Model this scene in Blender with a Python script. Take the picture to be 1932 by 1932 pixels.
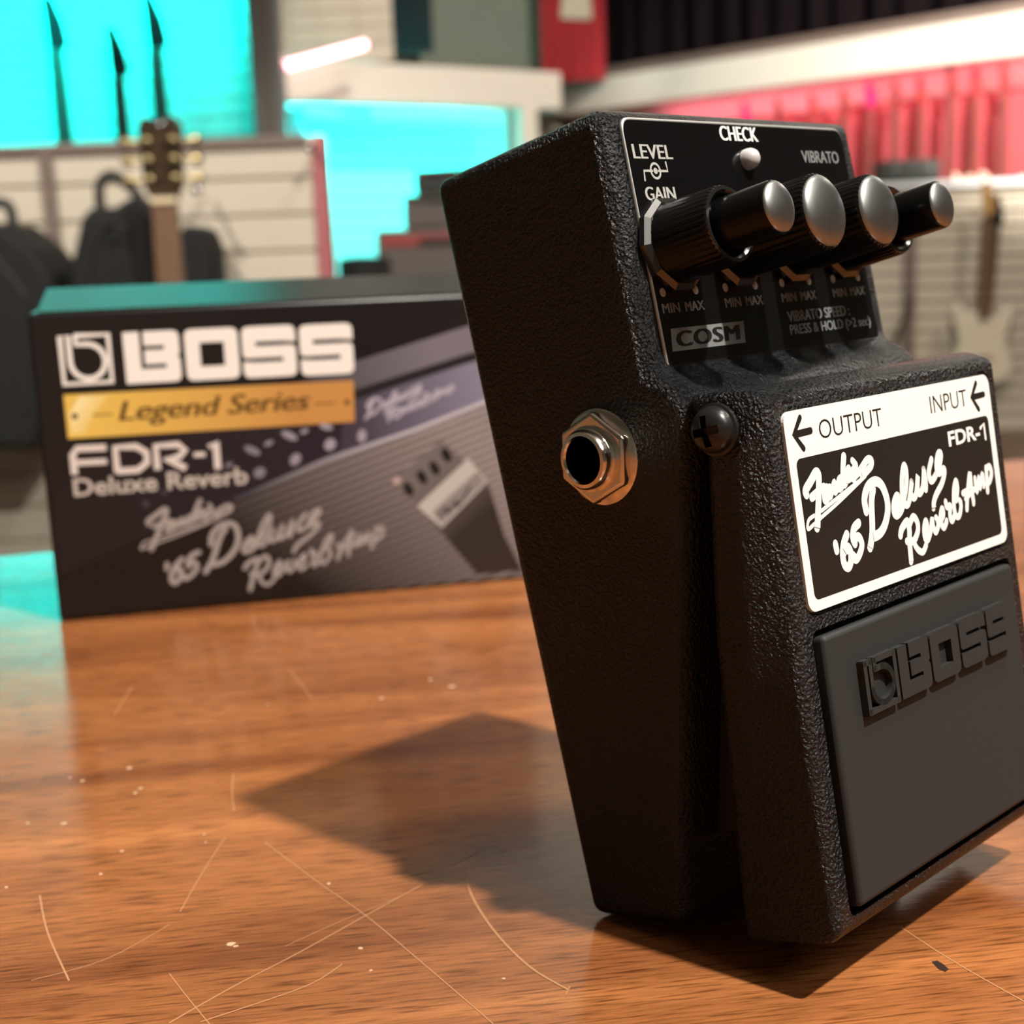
import bpy, bmesh, math, random
from mathutils import Vector, Matrix

# ------------------------------------------------------------------ camera, world, lights, exposure
scene = bpy.context.scene
COL = scene.collection
for o in list(bpy.data.objects):
    bpy.data.objects.remove(o)
F, CX, CY, PITCH, ROLL, HC = 2732.575, 973.311, 1072.466, 0.220601, -0.036796, 0.112818
fw = Vector((0, math.cos(PITCH), -math.sin(PITCH)))
r0 = Vector((1, 0, 0)); u0 = r0.cross(fw)
R_ = math.cos(ROLL) * r0 + math.sin(ROLL) * u0
U_ = -math.sin(ROLL) * r0 + math.cos(ROLL) * u0
cam_data = bpy.data.cameras.new('camera')
cam = bpy.data.objects.new('camera', cam_data); COL.objects.link(cam)
m = Matrix.Identity(4)
for i in range(3):
    m[i][0] = R_[i]; m[i][1] = U_[i]; m[i][2] = -fw[i]
m[2][3] = HC
cam.matrix_world = m
cam_data.sensor_width = 36.0
cam_data.lens = F / 1932 * 36.0
cam_data.shift_x = (966 - CX) / 1932
cam_data.shift_y = (CY - 966) / 1932
cam_data.clip_start = 0.01; cam_data.clip_end = 60
cam_data.dof.use_dof = True
cam_data.dof.focus_distance = 0.214
cam_data.dof.aperture_fstop = 25.0
scene.camera = cam

world = bpy.data.worlds.new('world'); scene.world = world
world.use_nodes = True
world.node_tree.nodes['Background'].inputs[0].default_value = (0.9, 0.85, 0.8, 1)
world.node_tree.nodes['Background'].inputs[1].default_value = 0.012

vs = scene.view_settings
vs.view_transform = 'Standard'; vs.look = 'None'; vs.gamma = 1.0; vs.use_curve_mapping = False
vs.exposure = 0.0

def area(name, loc, target, power, col, size, shape='DISK', size_y=None, spread=None):
    d = bpy.data.lights.new(name, 'AREA'); d.energy = power; d.color = col
    d.shape = shape; d.size = size
    if size_y: d.size_y = size_y
    if spread: d.spread = spread
    o = bpy.data.objects.new(name, d); COL.objects.link(o)
    o.location = loc
    o.rotation_euler = (Vector(target) - Vector(loc)).to_track_quat('-Z', 'Y').to_euler()
    return o

def at(px, py, Y):
    d = R_ * ((px - CX) / F) - U_ * ((py - CY) / F) + fw
    return Vector((0, 0, HC)) + d * (Y / d.y)
def tab(px, py, z=0.0):
    d = R_ * ((px - CX) / F) - U_ * ((py - CY) / F) + fw
    return Vector((0, 0, HC)) + d * ((z - HC) / d.z)

WARM = (1.0, 0.92, 0.81)
KEY = Vector((0.3407, -0.2759, 0.8988))
def spot(name, loc, target, power, col, deg, blend=.5, size=.05):
    d = bpy.data.lights.new(name, 'SPOT'); d.energy = power; d.color = col
    d.spot_size = math.radians(deg); d.spot_blend = blend; d.shadow_soft_size = size
    o = bpy.data.objects.new(name, d); COL.objects.link(o)
    o.location = loc
    o.rotation_euler = (Vector(target) - Vector(loc)).to_track_quat('-Z', 'Y').to_euler()
    return o
area('key_spot', Vector((0.02, 0.25, 0.0)) + KEY * 2.3, (0.02, 0.25, 0), 92, (1.0, 0.93, 0.83), 0.08)
area('added_overhead_light', (0.95, 0.72, 2.42), (0.05, 0.25, 0.0), 38, WARM, 0.6)  # unseen soft light added to lift the pedal's ledge and edges
area('added_fill', (1.15, -0.95, 1.75), (0.05, 0.22, 0.05), 11, WARM, 0.9)  # soft fill added to lighten the ledge under the knobs
# spots added at ceiling height to brighten shop parts, and a shop downlight (CEIL metres above the counter)
CEIL = 2.5
spot('added_spot', (-1.5, 0.8, 2.4), (-0.75, 3.15, 0.0), 400, WARM, 58)
for fx in (-2.45, -2.0, -1.55):
    spot('added_fascia_spot', (fx, 5.2, 2.45), (fx, 5.9, 2.05), 40, WARM, 38)  # added to brighten the fascia that the counter mirrors
spot('added_spot', (0.6, 3.6, 2.4), (-0.15, 6.7, 0.86), 330, WARM, 32)
spot('added_spot', (2.6, 5.2, 2.4), (3.0, 8.8, 1.25), 2000, WARM, 54)
spot('added_spot', (1.6, 4.2, 2.4), (2.6, 7.7, -0.1), 125, WARM, 52)
spot('added_spot', (0.9, 1.6, 2.4), (-0.15, 5.5, 0.1), 200, WARM, 30)
spot('added_spot', (0.5, 8.6, 2.4), (0.0, 11.9, 1.35), 120, WARM, 60)
area('ceiling_downlight', (3.4, 5.6, CEIL - 0.06), (3.4, 5.6, 0), 50, WARM, 0.22)
# unseen uplights added to brighten the ceiling mirrored in the counter
area('added_uplight', (0.9, 5.4, 1.85), (0.9, 5.4, 3), 44, WARM, 2.6, 'SQUARE')
area('added_uplight', (1.6, 7.6, 1.85), (1.6, 7.6, 3), 46, WARM, 2.6, 'SQUARE')
# coloured LED strips that wash the display walls
area('cyan_led_strip', at(-10, -175, 5.85), at(-10, 150, 6.35), 56, (0.0, 1.0, 0.92), 1.8, 'RECTANGLE', 0.06, spread=math.radians(110))

# ------------------------------------------------------------------ helpers
def tag(o, label=None, cat=None, group=None, kind=None):
    if label: o['label'] = label
    if cat: o['category'] = cat
    if group: o['group'] = group
    if kind: o['kind'] = kind
    return o
def thing(name, label, cat, loc=(0, 0, 0), rot=None, group=None):
    o = bpy.data.objects.new(name, None); COL.objects.link(o)
    o.empty_display_size = 0.05
    o.location = loc
    if rot is not None: o.rotation_euler = rot
    return tag(o, label, cat, group)
def obj(name, bm, mat, parent=None, smooth=None, bevel=None, seg=3, ang=30):
    bmesh.ops.recalc_face_normals(bm, faces=bm.faces[:])
    me = bpy.data.meshes.new(name); bm.to_mesh(me); bm.free()
    o = bpy.data.objects.new(name, me); COL.objects.link(o)
    if mat: me.materials.append(mat)
    if parent: o.parent = parent
    if bevel:
        md = o.modifiers.new('bevel', 'BEVEL'); md.width = bevel; md.segments = seg
        md.limit_method = 'ANGLE'; md.angle_limit = math.radians(ang); md.harden_normals = False
    if smooth or bevel:
        for p in me.polygons: p.use_smooth = True
        me.set_sharp_from_angle(angle=math.radians(smooth or 35))
    return o
def bake(o):
    bpy.context.view_layer.update()
    dg = bpy.context.evaluated_depsgraph_get()
    me = bpy.data.meshes.new_from_object(o.evaluated_get(dg))
    o.modifiers.clear(); o.data = me
    for p in me.polygons: p.use_smooth = True
    me.set_sharp_from_angle(angle=math.radians(35))
    return o
def cut(o, bm):
    bmesh.ops.recalc_face_normals(bm, faces=bm.faces[:])
    me = bpy.data.meshes.new('cutter'); bm.to_mesh(me); bm.free()
    c = bpy.data.objects.new('cutter', me); COL.objects.link(c)
    c.matrix_world = Matrix.Identity(4)
    c.parent = o.parent
    md = o.modifiers.new('cut', 'BOOLEAN'); md.operation = 'DIFFERENCE'; md.object = c; md.solver = 'EXACT'
    bake(o)
    bpy.data.objects.remove(c)
    return o
def box(bm, x0, y0, z0, x1, y1, z1, T=None):
    P = [(x, y, z) for z in (z0, z1) for y in (y0, y1) for x in (x0, x1)]
    v = [bm.verts.new(T @ Vector(p) if T else p) for p in P]
    for f in ((0, 1, 3, 2), (4, 5, 7, 6), (0, 1, 5, 4), (2, 3, 7, 6), (0, 2, 6, 4), (1, 3, 7, 5)):
        bm.faces.new([v[i] for i in f])
    return bm
def prism(bm, poly, fn, h0, h1):
    """poly in 2-D, fn(a,b,h) -> point; extruded from h0 to h1"""
    a = [bm.verts.new(fn(p[0], p[1], h0)) for p in poly]
    b = [bm.verts.new(fn(p[0], p[1], h1)) for p in poly]
    n = len(poly)
    bm.faces.new(a); bm.faces.new(b[::-1])
    for i in range(n):
        bm.faces.new((a[i], a[(i + 1) % n], b[(i + 1) % n], b[i]))
    return bm
def lathe(bm, prof, fn=None, n=48, flute=0.0, cap=True):
    """prof: list of (r, h); axis along h"""
    fn = fn or (lambda a, b, h: (a, b, h))
    rings = []
    for r, h in prof:
        fl = flute if isinstance(flute, (int, float)) else 0
        rings.append([bm.verts.new(fn((r - (fl if k % 2 else 0) * (1 if r > fl * 3 else 0)) * math.cos(2 * math.pi * k / n),
                                      (r - (fl if k % 2 else 0) * (1 if r > fl * 3 else 0)) * math.sin(2 * math.pi * k / n), h)) for k in range(n)])
    for A, B in zip(rings, rings[1:]):
        for k in range(n):
            bm.faces.new((A[k], A[(k + 1) % n], B[(k + 1) % n], B[k]))
    if cap:
        bm.faces.new(rings[0][::-1]); bm.faces.new(rings[-1])
    return bm
def rrect(x0, y0, x1, y1, r, n=6):
    pts = []
    for cx, cy, a0 in ((x1 - r, y1 - r, 0), (x0 + r, y1 - r, 90), (x0 + r, y0 + r, 180), (x1 - r, y0 + r, 270)):
        for k in range(n + 1):
            a = math.radians(a0 + 90 * k / n)
            pts.append((cx + r * math.cos(a), cy + r * math.sin(a)))
    return pts
def roundpoly(pts, n=5):
    """pts: (x, y) or (x, y, r)"""
    out = []
    N = len(pts)
    for i, p in enumerate(pts):
        if len(p) == 2 or p[2] == 0:
            out.append((p[0], p[1])); continue
        P = Vector(p[:2]); A = Vector(pts[i - 1][:2]); B = Vector(pts[(i + 1) % N][:2])
        a = (A - P).normalized(); b = (B - P).normalized()
        half = a.angle(b) / 2
        t = p[2] / math.tan(half)
        s, e = P + a * t, P + b * t
        for k in range(n + 1):
            u = k / n
            q = (1 - u) ** 2 * s + 2 * u * (1 - u) * P + u * u * e
            out.append((q.x, q.y))
    return out
def smooth_path(p, n=6):
    out = []
    for i in range(len(p) - 1):
        p0 = Vector(p[max(i - 1, 0)]); p1 = Vector(p[i]); p2 = Vector(p[i + 1]); p3 = Vector(p[min(i + 2, len(p) - 1)])
        for k in range(n):
            t = k / n
            out.append(0.5 * ((2 * p1) + (-p0 + p2) * t + (2 * p0 - 5 * p1 + 4 * p2 - p3) * t * t + (-p0 + 3 * p1 - 3 * p2 + p3) * t ** 3))
    out.append(Vector(p[-1]))
    return out
def stroke(bm, pts, w, fn, h=0.0, caps=True, nseg=10, smooth=True):
    """flat printed line of width w along a 2-D path, with round ends"""
    P = smooth_path(pts) if smooth and len(pts) > 2 else [Vector(p) for p in pts]
    L, Rr = [], []
    for i, p in enumerate(P):
        d = (P[min(i + 1, len(P) - 1)] - P[max(i - 1, 0)])
        d = d.normalized() if d.length > 1e-9 else Vector((1, 0))
        nrm = Vector((-d.y, d.x)) * w / 2
        hh = h + i * w * .0012
        L.append(bm.verts.new(fn(p.x + nrm.x, p.y + nrm.y, hh))); Rr.append(bm.verts.new(fn(p.x - nrm.x, p.y - nrm.y, hh)))
    for i in range(len(P) - 1):
        try: bm.faces.new((Rr[i], Rr[i + 1], L[i + 1], L[i]))
        except ValueError: pass
    if caps:
        for p in (P[0], P[-1]):
            bm.faces.new([bm.verts.new(fn(p.x + w / 2 * math.cos(2 * math.pi * k / nseg), p.y + w / 2 * math.sin(2 * math.pi * k / nseg), h - .02 * abs(w) * .2)) for k in range(nseg)])
    return bm
def flat_obj(name, bm, mat, parent):
    me = bpy.data.meshes.new(name); bm.to_mesh(me); bm.free()
    o = bpy.data.objects.new(name, me); COL.objects.link(o)
    me.materials.append(mat); o.parent = parent
    return o
def text2d(body, bold=0.0, shear=0.0, spacing=1.0):
    cu = bpy.data.curves.new('t', 'FONT'); cu.body = body; cu.size = 1.0
    cu.offset = bold; cu.shear = shear; cu.space_character = spacing; cu.resolution_u = 4
    o = bpy.data.objects.new('t', cu); COL.objects.link(o)
    bpy.context.view_layer.update()
    me = bpy.data.meshes.new_from_object(o.evaluated_get(bpy.context.evaluated_depsgraph_get()))
    V = [(v.co.x, v.co.y) for v in me.vertices]; Fc = [tuple(p.vertices) for p in me.polygons]
    bpy.data.objects.remove(o); bpy.data.curves.remove(cu); bpy.data.meshes.remove(me)
    return V, Fc
def text(bm, body, rect, fn, h=0.0, bold=0.0, shear=0.0, spacing=1.0, heavy=0.0):
    if heavy:                                            # bolder face: the same letters struck again slightly beside
        for k, dx in enumerate((-heavy, heavy)):
            text(bm, body, (rect[0] + heavy + dx, rect[1], rect[2] - heavy + dx, rect[3]), fn, h + (k + 1) * heavy * .02, bold, shear, spacing)
    V, Fc = text2d(body, bold, shear, spacing)
    xs = [v[0] for v in V]; ys = [v[1] for v in V]
    x0, y0, x1, y1 = rect
    a = (x1 - x0) / (max(xs) - min(xs)); b = (y1 - y0) / (max(ys) - min(ys))
    vv = [bm.verts.new(fn(x0 + (x - min(xs)) * a, y0 + (y - min(ys)) * b, h)) for x, y in V]
    for f in Fc:
        try: bm.faces.new([vv[i] for i in f])
        except ValueError: pass
    return bm
def fill2d(outlines, extrude=0.0):
    """2-D curve with holes -> (verts, faces)"""
    cu = bpy.data.curves.new('c', 'CURVE'); cu.dimensions = '2D'; cu.fill_mode = 'BOTH' if extrude else 'FRONT'; cu.extrude = extrude
    for pts in outlines:
        s = cu.splines.new('POLY'); s.points.add(len(pts) - 1)
        for q, p in zip(s.points, pts): q.co = (p[0], p[1], 0, 1)
        s.use_cyclic_u = True
    o = bpy.data.objects.new('c', cu); COL.objects.link(o)
    bpy.context.view_layer.update()
    me = bpy.data.meshes.new_from_object(o.evaluated_get(bpy.context.evaluated_depsgraph_get()))
    V = [tuple(v.co) for v in me.vertices]; Fc = [tuple(p.vertices) for p in me.polygons]
    bpy.data.objects.remove(o); bpy.data.curves.remove(cu); bpy.data.meshes.remove(me)
    return V, Fc
def fill(bm, outlines, fn, h=0.0, extrude=0.0):
    V, Fc = fill2d(outlines, extrude)
    vv = [bm.verts.new(fn(x, y, h + z)) for x, y, z in V]
    for f in Fc:
        try: bm.faces.new([vv[i] for i in f])
        except ValueError: pass
    return bm
def unit(rect, pts):
    x0, y0, x1, y1 = rect
    return [(x0 + p[0] * (x1 - x0), y0 + p[1] * (y1 - y0)) for p in pts]
# block letters of the logo, unit square
LETTER_B = [roundpoly([(0, 0, .03), (1, 0, .14), (1, .465, .10), (.95, .50), (1, .535, .10), (1, 1, .14), (.36, 1), (.36, .72), (.72, .72), (.72, .64), (.36, .64), (.36, .36), (.74, .36), (.74, .28), (.29, .28), (.29, 1, .02), (0, 1, .03)])]
LETTER_O = [roundpoly([(0, 0, .15), (1, 0, .15), (1, 1, .15), (0, 1, .15)]), [(.28, .27), (.28, .73), (.73, .73), (.73, .27)]]
LETTER_S = [roundpoly([(0, 0, .14), (1, 0, .14), (1, .615, .10), (.25, .615), (.25, .70), (.74, .70), (1, .675), (1, 1, .14), (0, 1, .14), (0, .385, .10), (.75, .385), (.75, .30), (.26, .30), (0, .325)])]
def mark_outline(w):
    path = [(.33, .955), (.955, .955), (.955, .045), (.045, .045), (.045, .955), (.20, .955), (.20, .46)]
    for k in range(0, 28):
        a = math.radians(180 + 270 * k / 27)
        path.append((.53 + .33 * math.cos(a), .46 + .33 * math.sin(a)))
    path += [(.33, .79), (.33, .955)]
    return path
def logo(bm, rects, fn, h=0.0, extrude=0.0, w=.085):
    x0, y0, x1, y1 = rects[0]
    if extrude:
        P = [Vector(q) for q in unit(rects[0], mark_outline(w))]
        for a, b in zip(P, P[1:]):
            d = (b - a)
            if d.length < 1e-6: continue
            d.normalize(); n = Vector((-d.y, d.x)) * w * (x1 - x0) / 2; e = d * w * (x1 - x0) * .35
            q = [a - e + n, b + e + n, b + e - n, a - e - n]
            prism(bm, q, fn, h - extrude, h + extrude)
    else:
        stroke(bm, unit(rects[0], mark_outline(w)), w * (x1 - x0), fn, h, smooth=False)
    for r, Lt in zip(rects[1:], (LETTER_B, LETTER_O, LETTER_S, LETTER_S)):
        fill(bm, [unit(r, o) for o in Lt], fn, h, extrude)
    return bm

# ------------------------------------------------------------------ materials
def mat(name, col, rough=0.5, metal=0.0, spec=0.5, coat=0.0, emit=None, es=0.0):
    m = bpy.data.materials.new(name); m.use_nodes = True
    b = m.node_tree.nodes['Principled BSDF']
    b.inputs['Base Color'].default_value = (*col, 1); b.inputs['Roughness'].default_value = rough
    b.inputs['Metallic'].default_value = metal; b.inputs['Specular IOR Level'].default_value = spec
    b.inputs['Coat Weight'].default_value = coat
    if emit:
        b.inputs['Emission Color'].default_value = (*emit, 1); b.inputs['Emission Strength'].default_value = es
    return m
def nodes(m): return m.node_tree.nodes, m.node_tree.links, m.node_tree.nodes['Principled BSDF']
def noisy(m, scale, amount, dark=0.6, detail=4, bump=0.0, bdist=0.001, stretch=(1, 1, 1), rough_var=0.0):
    """procedural variation of the base colour (and bump) over object space"""
    n, l, b = nodes(m)
    tc = n.new('ShaderNodeTexCoord'); mp = n.new('ShaderNodeMapping'); nz = n.new('ShaderNodeTexNoise')
    mp.inputs['Scale'].default_value = stretch
    nz.inputs['Scale'].default_value = scale; nz.inputs['Detail'].default_value = detail
    l.new(tc.outputs['Object'], mp.inputs[0]); l.new(mp.outputs[0], nz.inputs['Vector'])
    if amount:
        mx = n.new('ShaderNodeMix'); mx.data_type = 'RGBA'
        c = b.inputs['Base Color'].default_value[:]
        mx.inputs[6].default_value = c; mx.inputs[7].default_value = (c[0] * dark, c[1] * dark, c[2] * dark, 1)
        rp = n.new('ShaderNodeMapRange'); rp.inputs[1].default_value = .35; rp.inputs[2].default_value = .65; rp.inputs[4].default_value = amount
        l.new(nz.outputs['Fac'], rp.inputs[0]); l.new(rp.outputs[0], mx.inputs[0]); l.new(mx.outputs[2], b.inputs['Base Color'])
    if bump:
        bp = n.new('ShaderNodeBump'); bp.inputs['Strength'].default_value = bump; bp.inputs['Distance'].default_value = bdist
        l.new(nz.outputs['Fac'], bp.inputs['Height']); l.new(bp.outputs[0], b.inputs['Normal'])
    return m
STROKES = [
 ('fender', 1.30, [(6.96,63.92),(6.88,64.55),(8.50,65.65),(10.04,66.68),(10.66,66.24),(10.35,64.67),(9.58,62.10),(8.86,59.98),(8.49,58.79)]),
 ('fender', 1.20, [(8.24,63.29),(9.98,63.83),(11.72,64.29)]),
 ('fender', 1.00, [(11.70,63.22),(12.58,63.81),(12.35,64.20),(11.56,63.33),(11.46,62.27),(12.64,62.72)]),
 ('fender', 1.00, [(13.23,64.08),(13.04,62.66),(14.15,64.12),(14.68,64.59),(14.33,63.19),(14.98,63.46)]),
 ('fender', 1.00, [(16.72,65.03),(15.90,64.78),(15.51,63.56),(16.37,63.62),(17.12,64.61)]),
 ('fender', 1.20, [(18.12,68.04),(17.44,66.21),(16.99,64.08),(17.69,64.16)]),
 ('fender', 0.90, [(18.03,64.85),(19.10,65.71),(18.96,66.19),(18.21,65.56),(18.11,64.47),(19.14,64.51)]),
 ('fender', 1.00, [(20.31,67.11),(21.13,66.26),(20.14,65.75),(19.68,64.62),(20.09,64.19)]),
 ('fender', 1.10, [(20.39,64.70),(22.34,65.54),(24.39,66.67),(25.59,66.51),(25.38,65.69),(23.97,65.04),(22.43,64.51)]),
 ('fender', 0.55, [(10.25,61.01),(15.55,62.37),(23.26,64.30)]),
 ('fender', 0.55, [(8.22,60.62),(6.59,60.17),(6.13,58.96),(7.92,59.42),(10.37,60.19),(15.37,61.67),(23.45,64.37)]),
 ('year', 1.20, [(12.70,55.64),(12.81,54.62)]),
 ('year', 1.30, [(16.06,56.48),(14.82,55.19),(14.20,53.64),(14.37,52.19),(15.32,51.68),(16.14,52.45),(16.33,53.84),(15.68,54.62),(14.85,54.10)]),
 ('year', 1.30, [(19.71,57.63),(18.22,57.04),(17.58,55.72),(17.98,54.81)]),
 ('year', 1.20, [(18.16,55.54),(19.28,55.60),(19.82,54.32),(18.78,52.99),(17.53,52.41),(17.08,53.12)]),
 ('deluxe', 1.40, [(22.30,59.08),(22.22,60.96),(23.60,62.62),(25.83,63.15),(27.59,62.30),(28.53,60.18),(28.37,58.22),(27.04,56.27),(25.28,55.18),(23.26,54.92)]),
 ('deluxe', 1.40, [(25.07,62.07),(24.17,60.41),(23.59,57.51),(23.08,55.47),(22.02,53.52)]),
 ('deluxe', 1.20, [(31.01,58.36),(32.32,59.11),(31.74,60.03),(30.58,59.06),(30.22,57.65),(30.88,57.08),(32.23,57.55),(33.33,58.64)]),
 ('deluxe', 1.10, [(33.33,58.64),(34.87,61.04),(35.48,63.39),(35.01,64.40),(34.06,62.95),(33.41,60.73),(33.41,58.94),(34.24,58.18),(35.25,58.87),(36.66,61.53)]),
 ('deluxe', 1.10, [(36.66,61.53),(36.06,59.81),(36.74,58.97),(37.76,59.67),(38.86,62.28),(38.17,60.03),(38.76,59.41),(39.95,60.31),(40.95,62.96)]),
 ('deluxe', 1.10, [(40.95,62.96),(41.12,61.11),(40.87,59.75)]),
 ('deluxe', 1.10, [(43.86,64.19),(42.51,62.32),(42.79,60.87),(44.21,61.32),(46.19,63.01),(47.06,64.64),(46.23,64.86),(45.28,63.57),(45.06,62.07),(45.86,61.75),(47.20,62.22),(47.36,61.54),(46.06,59.97),(43.66,58.36),(42.60,57.22),(42.51,56.48)]),
 ('reverb', 1.20, [(31.27,53.81),(31.92,54.76),(33.79,55.61),(34.11,54.29),(33.65,52.24),(33.42,49.31)]),
 ('reverb', 1.10, [(34.36,54.99),(35.77,56.03),(36.80,55.12),(36.67,53.65),(35.03,52.33),(33.01,52.57)]),
 ('reverb', 1.00, [(34.83,52.36),(35.89,50.79),(37.41,50.09),(38.73,51.05)]),
 ('reverb', 1.00, [(38.87,52.42),(39.78,53.89),(39.48,54.80),(38.65,53.64),(38.58,52.15),(39.32,51.70),(40.45,52.70),(41.53,54.79),(41.55,53.60),(42.14,52.52),(43.24,53.54),(42.95,54.78)]),
 ('reverb', 1.00, [(43.78,53.77),(45.39,54.83),(45.23,55.94),(44.37,54.77),(44.36,53.46),(45.08,52.80),(46.21,53.71)]),
 ('reverb', 1.00, [(46.69,56.82),(46.90,55.91),(48.03,55.95),(47.53,54.49),(47.93,53.43),(49.05,54.25)]),
 ('reverb', 1.00, [(50.35,56.59),(51.16,58.36),(50.94,59.72),(49.85,58.33),(49.20,55.66),(49.46,54.07),(50.56,53.90),(51.50,55.30),(51.43,56.32)]),
 ('reverb', 1.00, [(52.84,57.33),(54.05,57.49)]),
 ('reverb', 1.00, [(53.50,54.55),(54.16,56.58),(55.94,60.25),(55.94,58.00),(56.01,55.17)]),
 ('reverb', 0.90, [(53.51,56.34),(56.84,57.42)]),
 ('reverb', 0.90, [(57.56,59.23),(57.64,56.85),(59.00,59.26),(58.82,57.24),(60.30,59.64),(60.33,57.48)]),
 ('reverb', 1.00, [(61.96,60.44),(61.49,56.40)]),
 ('reverb', 1.00, [(61.87,60.11),(63.20,60.50),(63.58,59.19),(62.52,57.96),(61.49,57.77)]),
]

# ------------------------------------------------------------------ room shell
def wall_mat(name, col, rough=.8, sc=3, am=.25): return noisy(mat(name, col, rough), sc, am, .8)
M_ceil = wall_mat('ceiling_paint', (.72, .66, .60))
M_wall = wall_mat('wall_paint', (.62, .57, .48))
M_dark = wall_mat('dark_paint', (.025, .022, .024))
M_floor = noisy(mat('floor_wood', (.10, .055, .03), .35), 2.0, .6, .5, stretch=(1, 12, 1))
FL = -0.95
def struct(name, bm, m, label, cat='wall', **k):
    return tag(obj(name, bm, m, **k), label, cat, kind='structure')
struct('floor', box(bmesh.new(), -7, -4, FL - .1, 8, 13, FL), M_floor, 'dark brown wooden shop floor', 'floor')
struct('ceiling', box(bmesh.new(), -7, -4, CEIL, 8, 13, CEIL + .1), M_ceil, 'grey ceiling above the shop floor', 'ceiling')
struct('wall_left', box(bmesh.new(), -7.1, -4, FL, -7, 13, CEIL), M_wall, 'beige side wall to the left of the shop')
struct('wall_right', box(bmesh.new(), 8, -4, FL, 8.1, 13, CEIL), M_wall, 'beige side wall to the right of the shop')
struct('wall_back', box(bmesh.new(), -7, 13, FL, 8, 13.1, CEIL), M_wall, 'beige rear wall of the shop')
struct('wall_front', box(bmesh.new(), -7, -4.1, FL, 8, -4, CEIL), M_wall, 'beige wall behind the camera')

# ------------------------------------------------------------------ counter with worn wood top
ea, eb = tab(20, 1046), tab(1900, 868)
ex = (eb - ea).normalized(); ey = Vector((-ex.y, ex.x, 0))          # ey points away from the camera
TA = math.atan2(ex.y, ex.x)
def wood_mat():
    m = mat('oak_veneer', (.36, .12, .038), .17, spec=.5)
    n, l, b = nodes(m)
    b.inputs['IOR'].default_value = 1.32
    tc = n.new('ShaderNodeTexCoord')
    def noise(scale, st, detail=5, dist=0):
        ro = n.new('ShaderNodeMapping'); ro.inputs['Rotation'].default_value = (0, 0, TA * .55)
        mp = n.new('ShaderNodeMapping'); mp.inputs['Scale'].default_value = st
        l.new(tc.outputs['Object'], ro.inputs[0])
        nz = n.new('ShaderNodeTexNoise'); nz.inputs['Scale'].default_value = scale; nz.inputs['Detail'].default_value = detail
        nz.inputs['Distortion'].default_value = dist
        l.new(ro.outputs[0], mp.inputs[0]); l.new(mp.outputs[0], nz.inputs['Vector']); return nz
    broad = noise(14, (.35, 3.2, 1), 6, .6)
    pores = noise(75, (1.5, 20, 1), 4)
    fine = noise(260, (.45, 6, 1), 3)
    r1 = n.new('ShaderNodeValToRGB'); r1.color_ramp.elements[0].position = .33; r1.color_ramp.elements[1].position = .68
    r1.color_ramp.elements[0].color = (.185, .060, .020, 1); r1.color_ramp.elements[1].color = (.39, .145, .047, 1)
    l.new(broad.outputs['Fac'], r1.inputs[0])
    r2 = n.new('ShaderNodeValToRGB'); r2.color_ramp.elements[0].position = .30; r2.color_ramp.elements[1].position = .50
    r2.color_ramp.elements[0].color = (.20, .15, .12, 1); r2.color_ramp.elements[1].color = (1, 1, 1, 1)
    l.new(pores.outputs['Fac'], r2.inputs[0])
    mx = n.new('ShaderNodeMix'); mx.data_type = 'RGBA'; mx.blend_type = 'MULTIPLY'; mx.inputs[0].default_value = .8
    l.new(r1.outputs[0], mx.inputs[6]); l.new(r2.outputs[0], mx.inputs[7])
    r3 = n.new('ShaderNodeMapRange'); r3.inputs[1].default_value = .3; r3.inputs[2].default_value = .7; r3.inputs[3].default_value = .72; r3.inputs[4].default_value = 1.18
    l.new(fine.outputs['Fac'], r3.inputs[0])
    m2 = n.new('ShaderNodeMix'); m2.data_type = 'RGBA'; m2.blend_type = 'MULTIPLY'; m2.inputs[0].default_value = .8
    l.new(mx.outputs[2], m2.inputs[6]); l.new(r3.outputs[0], m2.inputs[7]); l.new(m2.outputs[2], b.inputs['Base Color'])
    bp = n.new('ShaderNodeBump'); bp.inputs['Strength'].default_value = .12; bp.inputs['Distance'].default_value = .0003
    l.new(pores.outputs['Fac'], bp.inputs['Height']); l.new(bp.outputs[0], b.inputs['Normal'])
    wear = noise(9, (1, 1.6, 1), 6, 1)
    rr = n.new('ShaderNodeMapRange'); rr.inputs[1].default_value = .35; rr.inputs[2].default_value = .7; rr.inputs[3].default_value = .11; rr.inputs[4].default_value = .20
    l.new(wear.outputs['Fac'], rr.inputs[0]); l.new(rr.outputs[0], b.inputs['Roughness'])
    return m
M_wood = wood_mat()
M_scr = mat('scratch_mark', (.42, .205, .095), .5)
M_cab = noisy(mat('counter_front', (.09, .035, .015), .4), 6, .5, .6, stretch=(1, 1, 8))
counter = thing('shop_counter', 'worn orange-brown wooden counter top carrying the pedal and the box', 'counter', ea, (0, 0, TA))
obj('counter_top', box(bmesh.new(), -1.2, -1.3, -.035, 1.6, 0, 0), M_wood, counter, bevel=.003)
obj('counter_base', box(bmesh.new(), -1.15, -1.25, FL, 1.55, -.04, -.035), M_cab, counter)
Ti = Matrix.Translation(ea) @ Matrix.Rotation(TA, 4, 'Z')
Ti = Ti.inverted()
def tl(px, py):
    p = Ti @ tab(px, py); return (p.x, p.y)
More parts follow.
